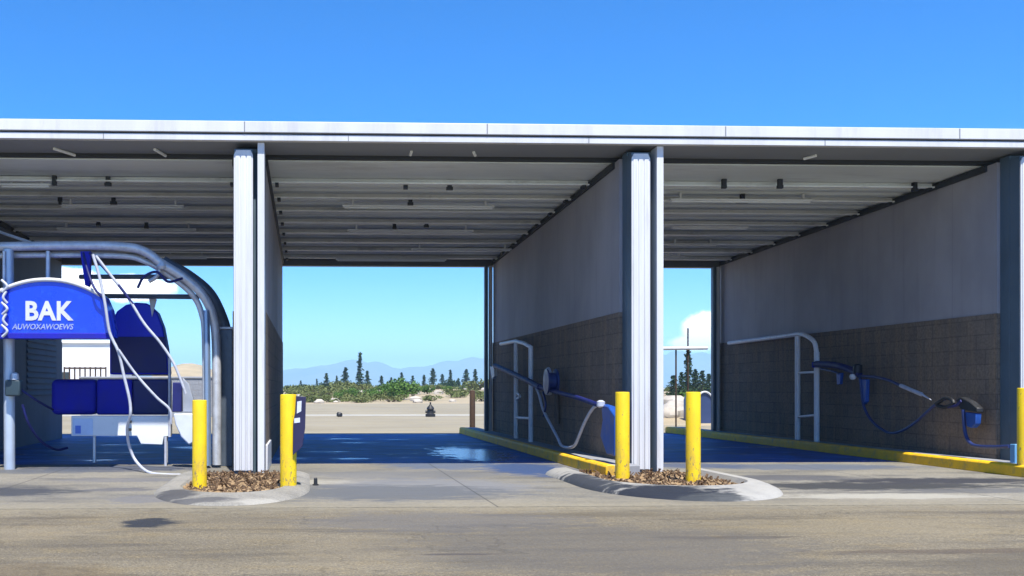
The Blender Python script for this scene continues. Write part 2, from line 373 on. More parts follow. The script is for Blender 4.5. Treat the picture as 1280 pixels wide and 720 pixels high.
# ---------------------------------------------------------------- mountains
prof = [(-900, 470), (-300, 466), (0, 463), (120, 466), (260, 464), (357, 462), (400, 457), (440, 450), (470, 452), (492, 459), (512, 460), (540, 456), (572, 449), (612, 447), (700, 452), (780, 448), (850, 440), (905, 444), (1000, 455), (1200, 462), (1700, 470)]
def ridge(px):
    for (a, b), (c, d) in zip(prof, prof[1:]):
        if a <= px <= c:
            t = (px - a) / (c - a); t = t * t * (3 - 2 * t); return b + (d - b) * t
    return 472
mt = MB(); NXM = 260; rows = [(4200, 0), (4450, .25), (4700, .52), (4950, .78), (5200, 1.0), (5500, .8), (6000, .3)]
rm = random.Random(3)
for (Y, k) in rows:
    for i in range(NXM + 1):
        px = -900 + 2600 * i / NXM; p = at(px, ridge(px), 5200)
        h = (p.z) * k * (1 + .10 * math.sin(i * .9 + Y * .01) * (k < 1) + rm.uniform(-.03, .03) + .05 * math.sin(i * 1.7))
        mt.add([(p.x * Y / 5200, Y + rm.uniform(-40, 40), h - 1.0)], [])
nr = NXM + 1
mt.f = [(j * nr + i, j * nr + i + 1, (j + 1) * nr + i + 1, (j + 1) * nr + i) for j in range(len(rows) - 1) for i in range(NXM)]
struct(mt.build('mountains', HILL, smooth=60), 'hazy blue mountain ridge on the horizon')

# ---------------------------------------------------------------- the building
bld = thing('car_wash_building', (4.3, 18.4, 0), 'open-fronted grey car wash building with white fascia and wash bays', 'building')
WALLS = [(-5.95, -5.36), (-.98, -.55), (4.09, 4.54), (9.2, 9.65)]
YW0, YW1 = 13.67, 23.1
def wbox(b, x0, x1, y0, y1, z0, off=0):
    return b.add([(x0, y0, z0), (x1, y0, z0), (x1, y1, z0), (x0, y1, z0), (x0, y0, ceil_z(y0) - off), (x1, y0, ceil_z(y0) - off), (x1, y1, ceil_z(y1) - off), (x0, y1, ceil_z(y1) - off)],
                 [(0, 3, 2, 1), (4, 5, 6, 7), (0, 1, 5, 4), (1, 2, 6, 5), (2, 3, 7, 6), (3, 0, 4, 7)])
for i, (a, b) in enumerate(WALLS):
    mw = WALLB if i == 0 else WALLM
    w = wbox(MB(), a + .012, b - .012, YW0, YW1, 2.10, .02).build('divider_wall', mw, bld)
    MB().box(a, b, YW0 - .002, YW1, 0, 2.098).build('block_wainscot', WALLB if i == 0 else BRICK, w)
    for xx in ((a - .02, a + .03), (b - .03, b + .02)):
        tr = MB(); z0, z1 = ceil_z(YW0 + .2), ceil_z(YW1)
        tr.add([(xx[0], YW0 + .2, z0 - .10), (xx[1], YW0 + .2, z0 - .10), (xx[1], YW1 - .05, z1 - .10), (xx[0], YW1 - .05, z1 - .10),
                (xx[0], YW0 + .2, z0 - .015), (xx[1], YW0 + .2, z0 - .015), (xx[1], YW1 - .05, z1 - .015), (xx[0], YW1 - .05, z1 - .015)],
               [(0, 3, 2, 1), (4, 5, 6, 7), (0, 1, 5, 4), (1, 2, 6, 5), (2, 3, 7, 6), (3, 0, 4, 7)])
        tr.build('wall_angle', DARK, w)
    # front column
    c = MB().box(a + .05, b, 13.48, YW0 - .006, 0.0, 4.17).build('steel_column', STEEL, bld, .006)
    fc = MB(); x0, x1 = a + .045, a + .285
    fc.extrude([(x0, 13.246, .055), (x1, 13.246, .055), (x1, 13.246, 4.04), (x1 - .03, 13.246, 4.10), (x0 + .03, 13.246, 4.10), (x0, 13.246, 4.04)], (0, .024, 0))
    for q in range(3):
        xr = x0 + .018 + q * .072
        fc.extrude([(xr, 13.244, .06), (xr + .006, 13.236, .06), (xr + .054, 13.236, .06), (xr + .06, 13.244, .06)], (0, 0, 3.97))
    fc.build('front_cover', WHITE, c, .006)
    MB().box(x0 + .004, x1 - .004, 13.272, 13.478, .02, 4.12).build('column_box', STEEL, c, .006)
    MB().box(b - .085, b, 13.225, 13.478, .03, 4.19).build('edge_trim', WHITE, c, .004)
    bp = MB().box(a + .0, b + .02, 13.20, 13.66, .005, .03); bp.build('base_plate', DARK, c, .004)
    if i in (1,):
        MB().box(b - .05, b + .025, YW0 + .01, 15.1, .004, .36).build('sunlit_patch', WHITE, w, .006)  # white slab added to stand for sunlight on the wall foot
    if i == 0:
        sl = MB()
        for kz in range(14):
            z_ = .95 + kz * .115
            sl.extrude([(b + .001, 20.2, z_), (b + .03, 20.2, z_ + .01), (b + .03, 20.2, z_ + .03), (b + .001, 20.2, z_ + .095)], (0, 2.3, 0))
        sl.build('louvre_panel', WALLB, w, smooth=0)
    # rear post and its white down pipe
    MB().box(a - .19, a - .12, YW1 - .12, YW1 + .02, 0, 3.80).build('rear_post', STEEL, bld, .004)
    MB().tube([(a - .055, YW1 - .05, .02), (a - .055, YW1 - .05, 3.80)], .045, 12).build('down_pipe', WHITE, bld)
X0, X1 = -7.6, 13.6
fa = MB(); fa.box(X0, X1, 13.13, 13.235, 4.296, 4.435).build('fascia_upper_band', FASC, bld, .006)
MB().box(X0, X1, 13.15, 13.235, 4.197, 4.274).build('fascia_lower_band', FASC, bld, .005)
for k in range(7):
    MB().box(-6.9 + k * 3.05, -6.885 + k * 3.05, 13.1275, 13.1295, 4.30, 4.43).build('fascia_joint', SOFF, bld)
    MB().box(-5.6 + k * 3.05, -5.588 + k * 3.05, 13.1475, 13.1495, 4.20, 4.272).build('fascia_joint', SOFF, bld)
MB().box(X0, X1, 13.20, 13.235, 4.276, 4.294).build('fascia_groove', DARK, bld)
MB().box(X0, X1, 13.237, 13.94, 4.195, 4.235).build('soffit', SOFF, bld)
MB().box(X0, X1, 13.942, 14.03, 4.145, 4.24).build('front_header', DARK, bld, .005)
MB().box(X0, X1, YW1 + .03, YW1 + .25, 3.80, 4.02).build('rear_header', mat('rear header', (.14, .14, .145), .6), bld, .006)
# deck: a ribbed sheet
dk = MB(); prof_d = []
y = 14.035; 
prof_d += [(y, 0), (15.0, 0)]
while prof_d[-1][0] < 22.95:
    q = prof_d[-1][0]
    prof_d += [(q + .03, .035), (q + .19, .035), (q + .22, 0), (q + .345, 0)]
pts = [(yy, ceil_z(yy) + h) for yy, h in prof_d]
poly = [(X0, yy, zz) for yy, zz in pts] + [(X0, pts[-1][0], ceil_z(pts[-1][0]) + .2), (X0, pts[0][0], ceil_z(pts[0][0]) + .2)]
n = len(poly)
vs = poly + [(X1, p[1], p[2]) for p in poly]
fs = [(i, i + n, (i + 1) % n + n, (i + 1) % n) for i in range(n)]
dk.add(vs, fs).build('roof_deck', DECK, bld, smooth=20)
MB().extrude([(X0, 13.24, 4.24), (X0, 23.4, 4.10), (X0, 23.4, 4.20), (X0, 13.24, 4.34)], (X1 - X0, 0, 0)).build('roof', FASC, bld)
# purlins, one run per bay
bays = [(WALLS[i][1] + .03, WALLS[i + 1][0] - .03) for i in range(3)]
for (a, b) in bays:
    for k in range(8):
        yy = 15.06 + k * 1.05; z = ceil_z(yy) - .002
        sec = [(0, 0), (.07, 0), (.07, -.012), (.012, -.012), (.012, -.075), (-.07, -.075), (-.07, -.055), (-.06, -.055), (-.06, -.065), (0, -.065)]
        p = MB().extrude([(a, yy + u, z + v) for u, v in sec], (b - a, 0, 0)).build('purlin', PURL, bld, smooth=0)
        for e in (a + .05, b - .10):
            MB().box(e, e + .05, yy - .09, yy + .06, z - .115, z - .077).build('purlin_clip', DARK, p)
# little brackets fixed under the soffit
for (px, l, dx) in ((80, .42, .10), (200, .30, .05), (513, .12, .0), (592, .12, .02), (1010, .14, -.05)):
    p = at(px, 186, 13.75); 
    MB().tube([(p.x - dx, 13.62, 4.18), (p.x + dx, 13.62 + min(l, .31), 4.165)], .02, 8, False).build('soffit_bracket', LAMPW, bld)

# ---------------------------------------------------------------- kerbs and islands
def kerb(a, wy0, wy1, label, width=.44):
    t = thing('bay_kerb', (a - width / 2, wy0, 0), label, 'kerb', 'yellow kerbs along the bay walls')
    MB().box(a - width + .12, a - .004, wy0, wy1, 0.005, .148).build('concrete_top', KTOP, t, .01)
    pts = [(a - width, wy0 - .01, 0.005), (a - width + .118, wy0 - .01, .005), (a - width + .118, wy0 - .01, .152), (a - width + .03, wy0 - .01, .152), (a - width + .006, wy0 - .01, .13)]
    MB().extrude(pts, (0, wy1 - wy0 + .02, 0)).build('painted_edge', YELK, t, .008)
kerb(4.09, 12.75, 25.2, 'yellow edged kerb along the middle bay wall behind the twin bollard island')
kerb(9.2, 12.2, 25.4, 'yellow edged kerb along the brick wall of the right hand bay')

def island(cx, label, yfront, x0, x1, kh, km):
    t = thing('traffic_island', (cx, 11.6, 0), label, 'traffic island', 'kerbed islands at the column feet')
    yb = 13.16
    def outline(ins, sd=None):
        sd = ins if sd is None else sd
        r = (x1 - x0) / 2 - sd; c = (x0 + x1) / 2; o = []
        ly = 1.55 - ins
        for i in range(25):
            an = math.pi + math.pi * i / 24
            o.append((c + r * math.cos(an), yfront + 1.55 + ly * math.sin(an)))
        return o + [(x1 - sd, yb), (x0 + sd, yb)]
    A, B = outline(0), outline(.74, .30); B2 = outline(.70, .26)
    A2 = outline(.46, .13)
    n = len(A)
    rings = [[(x, y, .005) for x, y in A], [(x, y, .4 * kh) for x, y in outline(.05, .02)], [(x, y, .65 * kh) for x, y in outline(.2, .06)], [(x, y, .95 * kh) for x, y in A2], [(x, y, kh) for x, y in B2], [(x, y, .02) for x, y in B]]
    k = MB(); vs = [p for r in rings for p in r]
    # end caps at the wall are left open under the column
    fs = [(j * n + i, j * n + i + 1, (j + 1) * n + i + 1, (j + 1) * n + i) for j in range(5) for i in range(n - 2)] + [(j * n + n - 1, j * n, (j + 1) * n, (j + 1) * n + n - 1) for j in range(5)]
    k.add(vs, fs).build('kerb_ring', km, t, smooth=40)
    mb = MB(); C = outline(.205); rr = random.Random(int(cx * 10) + 40)
    steps = 26; gx = [x0 + .28 + (x1 - x0 - .56) * i / steps for i in range(steps + 1)]
    cc = (x0 + x1) / 2; r = (x1 - x0) / 2 - .28
    for i in range(steps + 1):
        u = (gx[i] - cc) / r; u = max(-1, min(1, u)); ylo = yfront + 1.55 - .83 * math.sqrt(max(0, 1 - u * u))
        for j in range(33):
            mb.add([(gx[i], ylo + (13.45 - ylo) * j / 32, .035 + rr.uniform(-.01, .02) - .02 * j / 32)], [])
    mb.f = [(i * 33 + j, (i + 1) * 33 + j, (i + 1) * 33 + j + 1, i * 33 + j + 1) for i in range(steps) for j in range(32)]
    mb.build('mulch_bed', MULCH, t, smooth=0)
    ch = MB()
    for _ in range(400):
        x = rr.uniform(x0 + .34, x1 - .34); u = (x - cc) / r; ylo = yfront + 1.58 - .81 * math.sqrt(max(0, 1 - u * u))
        yy = rr.uniform(ylo + .05, 13.2); an = rr.uniform(0, math.pi); l = rr.uniform(.010, .034); w = rr.uniform(.005, .013); z = .045 + rr.uniform(0, .02); tl = rr.uniform(-.03, .03)
        ca, sa = math.cos(an), math.sin(an)
        q = [(x - ca * l - sa * w, yy - sa * l + ca * w, z - tl), (x + ca * l - sa * w, yy + sa * l + ca * w, z + tl), (x + ca * l + sa * w, yy + sa * l - ca * w, z + tl), (x - ca * l + sa * w, yy - sa * l - ca * w, z - tl)]
        ch.add(q + [(a, b, c - .012) for a, b, c in q], [(0, 1, 2, 3), (7, 6, 5, 4), (0, 4, 5, 1), (1, 5, 6, 2), (2, 6, 7, 3), (3, 7, 4, 0)])
    c = ch.build('bark_chips', mat('bark chips', (.12, .072, .036), .9, 0, .6, 14, 60), None, smooth=0); struct(c, 'loose bark chips on the island bed', 'stuff')
island(-.77, 'white kerbed mulch island below the left column with a purple sign bollard', 9.75, -1.62, .02, .062, KERBL)
island(4.12, 'pale kerbed mulch island below the middle column, dark patches on its edge', 9.95, 3.0, 5.08, .095, KERB)

# ---------------------------------------------------------------- bollards
def bollard_mesh(h, r):
    return [(r, 0), (r, h - .012), (r * .97, h - .004), (r * .9, h), (.001, h + .002)]
BG = 'yellow steel bollards in front of the bays'
def bollard(px, ybase, ytop, Z, r, label, parts=False):
    p = onz(px, ybase, Z); h = at(px, ytop, p.y).z - Z
    p.z = 0.0
    if parts:
        t = thing('bollard', p, label, 'bollard', BG)
        MB().lathe(p, bollard_mesh(h + Z, r)).build('post', YEL, t); return t, p, h
    o = MB().lathe(p, bollard_mesh(h + Z, r)).build('bollard', YEL, base=p)
    return tag(o, label, 'bollard', BG), p, h
bollard(249.5, 610, 500, .03, .078, 'plain yellow bollard on the left island beside the blue wash machine')
sg, sp, sh = bollard(360.5, 610, 493, .03, .088, 'yellow bollard with a dark purple sign strapped on its right side', True)
Ys = sp.y - .10
pn = MB().extrude([at(370, 495, Ys), at(382.5, 496, Ys), at(381.5, 535, Ys), at(378, 558, Ys), at(373, 563, Ys), at(366, 569, Ys), at(366.5, 527, Ys), at(369, 515, Ys)], (0, .03, 0)).build('sign_panel', PURPLE, sg, .003)
MB().extrude([at(371.5, 502, Ys - .004), at(377, 501, Ys - .004), at(376.5, 514, Ys - .004), at(371, 517, Ys - .004)], (0, .003, 0)).build('sign_mark', SIGNW, pn)
MB().extrude([at(367.8, 523, Ys - .004), at(375, 522, Ys - .004), at(375, 528, Ys - .004), at(367.8, 529, Ys - .004)], (0, .003, 0)).build('sign_mark', SIGNW, pn)
bollard(778, 602, 490, .0, .082, 'yellow bollard at the end of the middle bay kerb, left of the middle column')
bollard(866.5, 599, 490, .06, .082, 'yellow bollard on the mulch right of the middle column')
bollard(1281, 581, 485, .15, .084, 'yellow bollard cut by the right edge of the picture')

p = onz(394.5, 607)
t = MB().lathe((p.x, p.y, 0.004), [(.035, 0), (.035, .012), (.022, .016), (.02, .075), (.012, .085)], 12).build('pipe_stub', BLACK, base=(p.x, p.y, 0.004))
tag(t, 'tiny black pipe stub on the concrete right of the purple sign bollard', 'pipe stub')

# ---------------------------------------------------------------- ceiling lights and small boxes
def strip(pxa, pxb, py, label):
    a = onceil(pxa, py, .11); b = onceil(pxb, py, .11); y = (a.y + b.y) / 2; z = ceil_z(y)
    t = thing('ceiling_light', ((a.x + b.x) / 2, y, z - .15), label, 'ceiling light', 'strip lights under the roof')
    MB().box(a.x, b.x, y - .05, y + .05, z - .115, z - .085).build('lamp_housing', LAMPW, t, .006)
    MB().tube([(a.x + .03, y, z - .125), (b.x - .03, y, z - .125)], .016, 8, False).build('lamp_tube', LAMPW, t)
    for e in (a.x + .15, b.x - .15):
        MB().box(e, e + .03, y - .02, y + .02, z - .085, z + .0).build('hanger', PURL, t)
strip(0, 64, 232, 'short white strip light nearest the front in the left bay')
strip(76, 230, 258, 'long white strip light second from the front in the left bay')
strip(72, 245, 287, 'long white strip light third from the front in the left bay')
strip(203, 260, 322, 'short white strip light at the rear of the left bay above the steel arch')
strip(428, 618, 259, 'long white strip light nearest the front in the middle bay')
strip(434, 592, 289, 'white strip light second from the front in the middle bay')
strip(514, 640, 312, 'white strip light second from the rear in the middle bay')
strip(420, 558, 325, 'white strip light at the rear edge of the middle bay')
strip(836, 1016, 251, 'long white strip light nearest the front in the right bay')
strip(839, 935, 285, 'white strip light second from the front in the right bay')
strip(833, 897, 306, 'short white strip light second from the rear in the right bay')
strip(826, 856, 322, 'very short white strip light at the rear of the right bay')
def nozzle(px, py, label, w=.05, l=.04):
    w *= .62; l *= .8
    p = onceil(px, py, .14); z = ceil_z(p.y)
    o = MB().box(p.x - w, p.x + w, p.y - l, p.y + l, z - .135, z - .09).box(p.x - .03, p.x + .03, p.y - .03, p.y + .03, z - .091, z - .001)
    o = o.build('ceiling_box', BLACK, base=(p.x, p.y, z - .145)); tag(o, label, 'fixture', 'small black boxes on the ceiling')
nozzle(68, 232, 'small black box at the end of the short front strip light, left bay')
nozzle(135, 233, 'black box alone on the front ceiling of the left bay, right of the short strip', .075)
nozzle(142, 256, 'black box in front of the long second strip light, left bay', .08)
nozzle(75, 256, 'tiny black box at the left end of the long second strip light, left bay', .03)
nozzle(123, 283, 'black box left on the third strip light of the left bay', .06)
nozzle(183, 286, 'black box right on the third strip light of the left bay', .06)
nozzle(507, 237, 'small black box on the front ceiling of the middle bay, left of its twin')
nozzle(562, 238, 'wider black box on the front ceiling of the middle bay, right of its twin', .075)
nozzle(513, 257, 'black box in the middle of the front strip light, middle bay', .07)
nozzle(493, 287, 'black box left on the second strip light of the middle bay', .06)
nozzle(533, 285, 'black box right on the second strip light of the middle bay', .07)
nozzle(905, 236, 'small black box on the front ceiling of the right bay, left of its twin')
nozzle(975, 236, 'black box on the front ceiling of the right bay, right of its twin', .06)
nozzle(928, 254, 'long black box against the front strip light of the right bay', .15)
nozzle(1143, 240, 'black box high beside the right bay wall near the front', .05)

# ---------------------------------------------------------------- wash machine in the left bay
YM = 14.3
wm = thing('wash_machine', at(140, 590, YM), 'blue touchless car wash machine on a curved galvanised tube arch with lettered hood', 'wash machine')
wm.location.z = 0
def wt(pts, r, name, m, parent=None, sub=8, n=12, sm=True):
    return MB().tube([at(*q) for q in pts], r, n, sm, sub).build(name, m, parent or wm)
# main arch tube
wt([(-130, 312, YM), (-60, 309, YM), (10, 308, YM), (90, 307, YM), (150, 308, YM), (180, 314, YM), (203, 330, YM), (230, 347, YM + .05), (252, 367, YM + .1), (265, 392, YM + .15), (270, 425, YM + .2), (271, 500, YM + .2), (271, 581, YM + .2)], .062, 'arch_tube', GALV, n=16)
wt([(-60, 320, YM + .12), (60, 319, YM + .12), (150, 320, YM + .12), (182, 327, YM + .12), (214, 346, YM + .12), (240, 368, YM + .15), (252, 392, YM + .2), (256, 430, YM + .2), (257, 581, YM + .2)], .04, 'arch_tube', GALV, n=14)
wt([(203, 327, YM + .3), (235, 345, YM + .35), (262, 368, YM + .4), (278, 400, YM + .5), (284, 425, YM + .5)], .085, 'rear_arch_tube', GALVD, n=14)
a = at(276, 412, YM + .5); b = at(291, 412, YM + .5)
MB().box(a.x, b.x, YM + .42, YM + .60, .004, a.z).build('arch_post', GALVD, wm, .008)
MB().box(a.x - .015, b.x + .015, YM + .40, YM + .62, a.z + .002, a.z + .035).build('post_cap', GALV, wm, .006)
wt([(258, 388, YM + .1), (259, 450, YM + .1), (260, 582, YM + .1)], .045, 'arch_leg', mat('blue grey tube', (.30, .40, .55), .35, .5, .1))
wt([(10, 312, YM), (11, 400, YM), (12, 588, YM)], .075, 'arch_leg', mat('pale tube', (.50, .57, .66), .4, .3, .1))
wt([(60, 314, YM), (60, 352, YM)], .03, 'hood_hanger', GALV, sm=False)
wt([(5, 314, YM - .1), (5, 352, YM - .1)], .022, 'hood_hanger', GALV, sm=False)
wt([(203, 328, YM), (196, 345, YM), (186, 352, YM)], .028, 'hose_coupling', GALV)
MB().lathe(at(203, 333, YM), [(.02, -.05), (.07, -.04), (.085, 0), (.07, .05), (.02, .07)], 14).build('swivel_joint', GALV, wm)
# rear cross bars
wt([(100, 346, 15.6), (232, 346, 15.0)], .035, 'cross_bar', GALVD, sm=False)
wt([(118, 370, 15.6), (248, 371, 14.8)], .035, 'cross_bar', GALVD, sm=False)
wt([(165, 468, 15.5), (213, 468, 15.5)], .02, 'cross_bar', GALV, sm=False)
# lettered hood
YH = 13.85
top = [(-14 + 152 * i / 24) for i in range(25)]
def arc(px): 
    u = (px - 58) / 76.0
    return 348 + 25 * abs(u) ** 2.1
hood_pts = [at(-18, 422, YH)] + [at(px, arc(px), YH) for px in top if px <= 129] + [at(133, 385, YH), at(137, 408, YH), at(138, 422, YH)]
hood = MB().extrude(hood_pts, (0, .6, 0)).build('hood', BLUE, wm, .02)
tp = [at(px, arc(px) + 1.5, YH - .012) for px in top if px <= 129]
MB().tube(tp, .026, 10, True, 3).build('hood_trim', WHITE, hood)
MB().box(at(-18, 422, YH).x, at(138, 422, YH).x, YH - .012, YH + .02, at(0, 423.5, YH).z, at(0, 416, YH).z).build('hood_lip', NAVY, hood, .008)
text_mesh('BAK', .34, 'lettering', WHITE, hood, at(32, 399.5, YH - .004), width=at(92, 400, YH).x - at(32, 400, YH).x, bold=.011)
text_mesh('AUWOXAWOEWS', .10, 'small_lettering', mat('faded print', (.30, .36, .66), .5, 0, .3, 14, 90), hood, at(15, 411.5, YH - .004), width=at(92, 400, YH).x - at(15, 400, YH).x, bold=.002, shear=.2)
for q in range(5):
    z0 = 350 + q * 14
    wt([(2 + (q % 2) * 6, z0, YH - .05), (9 - (q % 2) * 5, z0 + 8, YH - .07), (3 + (q % 2) * 6, z0 + 15, YH - .05)], .018, 'hood_cable', HOSE, hood)
# navy bracket between arch and hood
MB().extrude([at(100, 314, YM - .05), at(113, 314, YM - .05), at(112, 356, YM - .05), at(107, 362, YM - .05)], (0, .10, 0)).build('hood_bracket', NAVY, wm, .006)
# rear dome and pads
YD = 15.35
DOMEB = mat('royal blue plastic', (.004, .016, .62), .45, 0, .1, 2, 30)
dome = [at(137, 468, YD), at(137, 420, YD), at(139, 402, YD), at(146, 389, YD), at(157, 381, YD), at(170, 378, YD), at(184, 379, YD), at(196, 390, YD), at(203, 408, YD), at(208, 435, YD), at(211, 468, YD)]
rd = MB().extrude(dome, (0, .35, 0)).build('rear_dome', DOMEB, wm, .02)
MB().extrude([at(139, 466, YD - .02), at(139, 421, YD - .02), at(206, 421, YD - .02), at(209, 466, YD - .02)], (0, .018, 0)).build('dome_skirt', NAVYD, rd, .004)
wt([(124, 378, YD - .02), (133, 388, YD - .02), (141, 393, YD - .02)], .03, 'dome_bracket', WHITE, rd)
MB().extrude([at(186, 372, YD - .03), at(196, 374, YD - .03), at(190, 396, YD - .03)], (0, .025, 0)).build('dome_fin', WHITE, rd, .003)
for (a_, b_, m_) in ((63, 120, NAVY), (120.6, 165, NAVY), (165.6, 211, NAVYD)):
    y0, y1 = (474, 518.5)
    P1, P2 = at(a_, y1, 15.2), at(b_, y0, 15.2)
    b = MB().box(P1.x, P2.x, 15.2, 15.55, P1.z, P2.z).build('foam_pad', m_, wm, .05)
    b.modifiers[0].segments = 5; b.modifiers[0].width = .085 if a_ == 63 else .03
# lower white panel
YP = 14.9
lp = MB().extrude([at(89, 520, YP), at(214, 520, YP), at(214, 545, YP), at(205, 546, YP), at(203, 556, YP), at(176, 555, YP), at(171, 545, YP), at(89, 545, YP)], (0, .12, 0)).build('lower_panel', WPANEL, wm, .008)
MB().extrude([at(91, 523, YP - .006), at(116, 523, YP - .006), at(116, 544, YP - .006), at(91, 544, YP - .006)], (0, .005, 0)).build('panel_label', mat('pale blue label', (.50, .62, .82), .5), lp)
MB().extrude([at(94, 532, YP - .009), at(101, 532, YP - .009), at(101, 542, YP - .009), at(94, 542, YP - .009)], (0, .002, 0)).build('label_patch', mat('label blue', (.10, .2, .65), .5), lp)
for yb_ in (527, 537):
    MB().lathe(at(162, yb_, YP - .04), [(.012, -.02), (.03, -.015), (.03, .015), (.012, .02)], 10).build('panel_knob', BLACK, lp)
for pz in ((118, 545), (208, 545)):
    wt([(pz[0], pz[1], YP + .05), (pz[0], 578, YP + .05)], .022, 'panel_leg', GALV, sm=False)
# hoses
HY_ = 13.75
wt([(116, 318, HY_), (124, 345, HY_), (131, 378, HY_ - .02), (137, 415, HY_), (148, 440, HY_), (155, 470, HY_), (162, 500, HY_), (163, 518, HY_), (159, 535, HY_ + .1), (161, 555, HY_ + .2), (169, 575, HY_ + .2), (185, 590, 13.6), (208, 593.5, 13.42), (228, 594, 13.40)], .020, 'hose', HOSE)
wt([(120, 320, HY_), (140, 346, HY_), (160, 372, HY_), (180, 404, HY_), (200, 428, HY_), (216, 452, HY_), (226, 475, HY_), (232, 492, HY_)], .018, 'hose', HOSE)
wt([(148, 437, HY_ - .03), (170, 468, HY_), (195, 496, HY_), (212, 512, HY_), (214, 530, HY_ + .02)], .017, 'hose', HOSE)
wt([(104, 316, HY_ + .2), (110, 340, HY_ + .1), (118, 360, HY_), (128, 372, HY_)], .016, 'cable', NAVYD)
wt([(112, 316, HY_ + .2), (130, 335, HY_ + .1), (148, 356, HY_), (166, 380, HY_)], .018, 'cable', NAVYD)
wt([(172, 360, HY_ + .3), (180, 346, HY_ + .3), (196, 340, HY_ + .3), (210, 352, HY_ + .3), (228, 348, HY_ + .4)], .018, 'cable', NAVYD)
wt([(212, 448, YP), (212, 546, YP)], .022, 'upright_pipe', HOSE, sm=False)
wt([(207, 546, YP - .05), (207, 588, YP - .05)], .02, 'upright_pipe', HOSE, sm=False)
MB().extrude([at(216, 478, 14.4), at(227, 478, 14.4), at(227, 515, 14.4), at(215, 515, 14.4)], (0, .12, 0)).build('control_box', NAVYD, wm, .01)
MB().extrude([at(228, 472, 14.45), at(236, 480, 14.45), at(242, 500, 14.45), at(242, 515, 14.45), at(228, 515, 14.45)], (0, .1, 0)).build('guard_plate', mat('guard grey', (.33, .36, .41), .5), wm, .01)
MB().extrude([at(217, 517, 14.4), at(243, 517, 14.4), at(243, 552, 14.4), at(236, 556, 14.4), at(226, 546, 14.4), at(219, 530, 14.4)], (0, .14, 0)).build('guard_bucket', mat('pale bucket', (.60, .64, .74), .45), wm, .015)
p0 = at(18, 484, YM - .1)
MB().box(p0.x - .10, p0.x + .10, YM - .2, YM - .03, p0.z - .12, p0.z + .10).build('valve_box', mat('teal valve box', (.03, .055, .07), .5), wm, .02)
MB().lathe(p0 + Vector((.02, -.05, .14)), [(.03, -.05), (.06, -.04), (.05, .04), (.02, .06)], 12).build('valve_knob', GALV, wm)
wt([(26, 487, YM - .1), (45, 500, YM), (66, 512, 14.8)], .016, 'hose', NAVYD)
wt([(28, 506, YM - .08), (36, 530, YM), (52, 552, 14.6), (70, 562, 14.9), (84, 560, 15.1)], .018, 'hose', NAVYD)
tag(MB().tube([at(-40, 274, 15.5), at(0, 290, 15.0), at(38, 303, 14.6)], .022, 10).build('air_pipe', GALV, base=at(0, 290, 15.0)), 'thin grey pipe slanting down from the ceiling to the steel arch', 'pipe')

# ---------------------------------------------------------------- pipe frames and booms in the other bays
XB = 3.93
def wl(X, pts, r, name, m, parent, sub=6, n=10, sm=True):
    return MB().tube([onx(q[0], q[1], q[2] if len(q) > 2 else X) for q in pts], r, n, sm, sub).build(name, m, parent)
q = onx(645, 552, XB)
pf = thing('pipe_stand', (XB, q.y, .15), 'white ladder-like pipe frame on the middle bay wall', 'pipe stand', 'white pipe stands on the bay walls')
def foot(px, X, ytop): 
    a = onx(px, ytop, X); return [(X, a.y, .149), (X, a.y, a.z)]
for px, yt in ((645, 428), (663.5, 433)):
    MB().tube(foot(px, XB, yt), .042, 12, False).build('upright', FRAMEW, pf)
wl(XB, [(626, 430), (645, 426.5), (655, 429), (663.5, 434)], .036, 'top_rail', FRAMEW, pf, sm=False)
wl(XB, [(645, 522), (663.5, 523)], .024, 'rung', FRAMEW, pf, sm=False)
wl(XB, [(644, 490), (650, 495), (645, 500)], .022, 'hook', FRAMEW, pf)
XB2 = 3.80
bm_ = thing('spray_boom', onx(668, 483, XB2), 'navy spray boom with round reel and pale hanging hose loop, middle bay wall', 'spray boom', 'spray booms on the bay walls')
wl(XB2, [(619, 457), (630, 462), (645, 469), (660, 476), (675, 484)], .05, 'boom_arm', NAVYD, bm_)
wl(XB2, [(675, 484), (700, 491), (722, 497), (750, 507)], .034, 'boom_arm', NAVYD, bm_)
wl(XB2, [(628, 461), (640, 466), (656, 474)], .018, 'boom_pipe', HOSE, bm_)
rc = onx(689, 477, XB2)
rl = MB(); prof_r = [(.05, -.09), (.20, -.085), (.20, -.06), (.14, -.05), (.14, .05), (.20, .06), (.20, .085), (.05, .09)]
nn = 24; vs = [(rc.x + z, rc.y + r * math.cos(2 * math.pi * k / nn), rc.z + r * math.sin(2 * math.pi * k / nn)) for r, z in prof_r for k in range(nn)]
mm = len(prof_r); fs = [(i * nn + k, i * nn + (k + 1) % nn, (i + 1) * nn + (k + 1) % nn, (i + 1) * nn + k) for i in range(mm - 1) for k in range(nn)] + [tuple(range(nn)), tuple((mm - 1) * nn + k for k in range(nn))]
rl.add(vs, fs).build('hose_reel', HOSEB, bm_)
wl(XB2, [(683, 463), (686, 461), (688, 467)], .025, 'reel_handle', HOSE, bm_)
MB().lathe(onx(686, 490, XB2), [(.02, -.05), (.05, -.04), (.05, .04), (.02, .05)], 12).build('swivel_joint', HOSE, bm_)
wl(XB2, [(670, 484), (674, 494), (679, 512), (689, 532), (697, 547), (702, 557), (711, 559.5), (718, 557), (723, 547), (730, 530), (738, 515), (744, 508), (752, 505)], .022, 'hose', HOSE, bm_, n=12)
wl(XB2, [(679, 490), (682, 505), (680, 520)], .018, 'hose', HOSEB, bm_)
wl(4.05, [(696, 492), (697, 530)], .035, 'wall_pipe', mat('brown wall pipe', (.12, .09, .07), .7), bm_, sm=False)
hol = [onx(751, 505, XB2), onx(760, 508, XB2), onx(768, 520, XB2), onx(767, 570, XB2), onx(758, 568, XB2), onx(750, 545, XB2), onx(753, 525, XB2)]
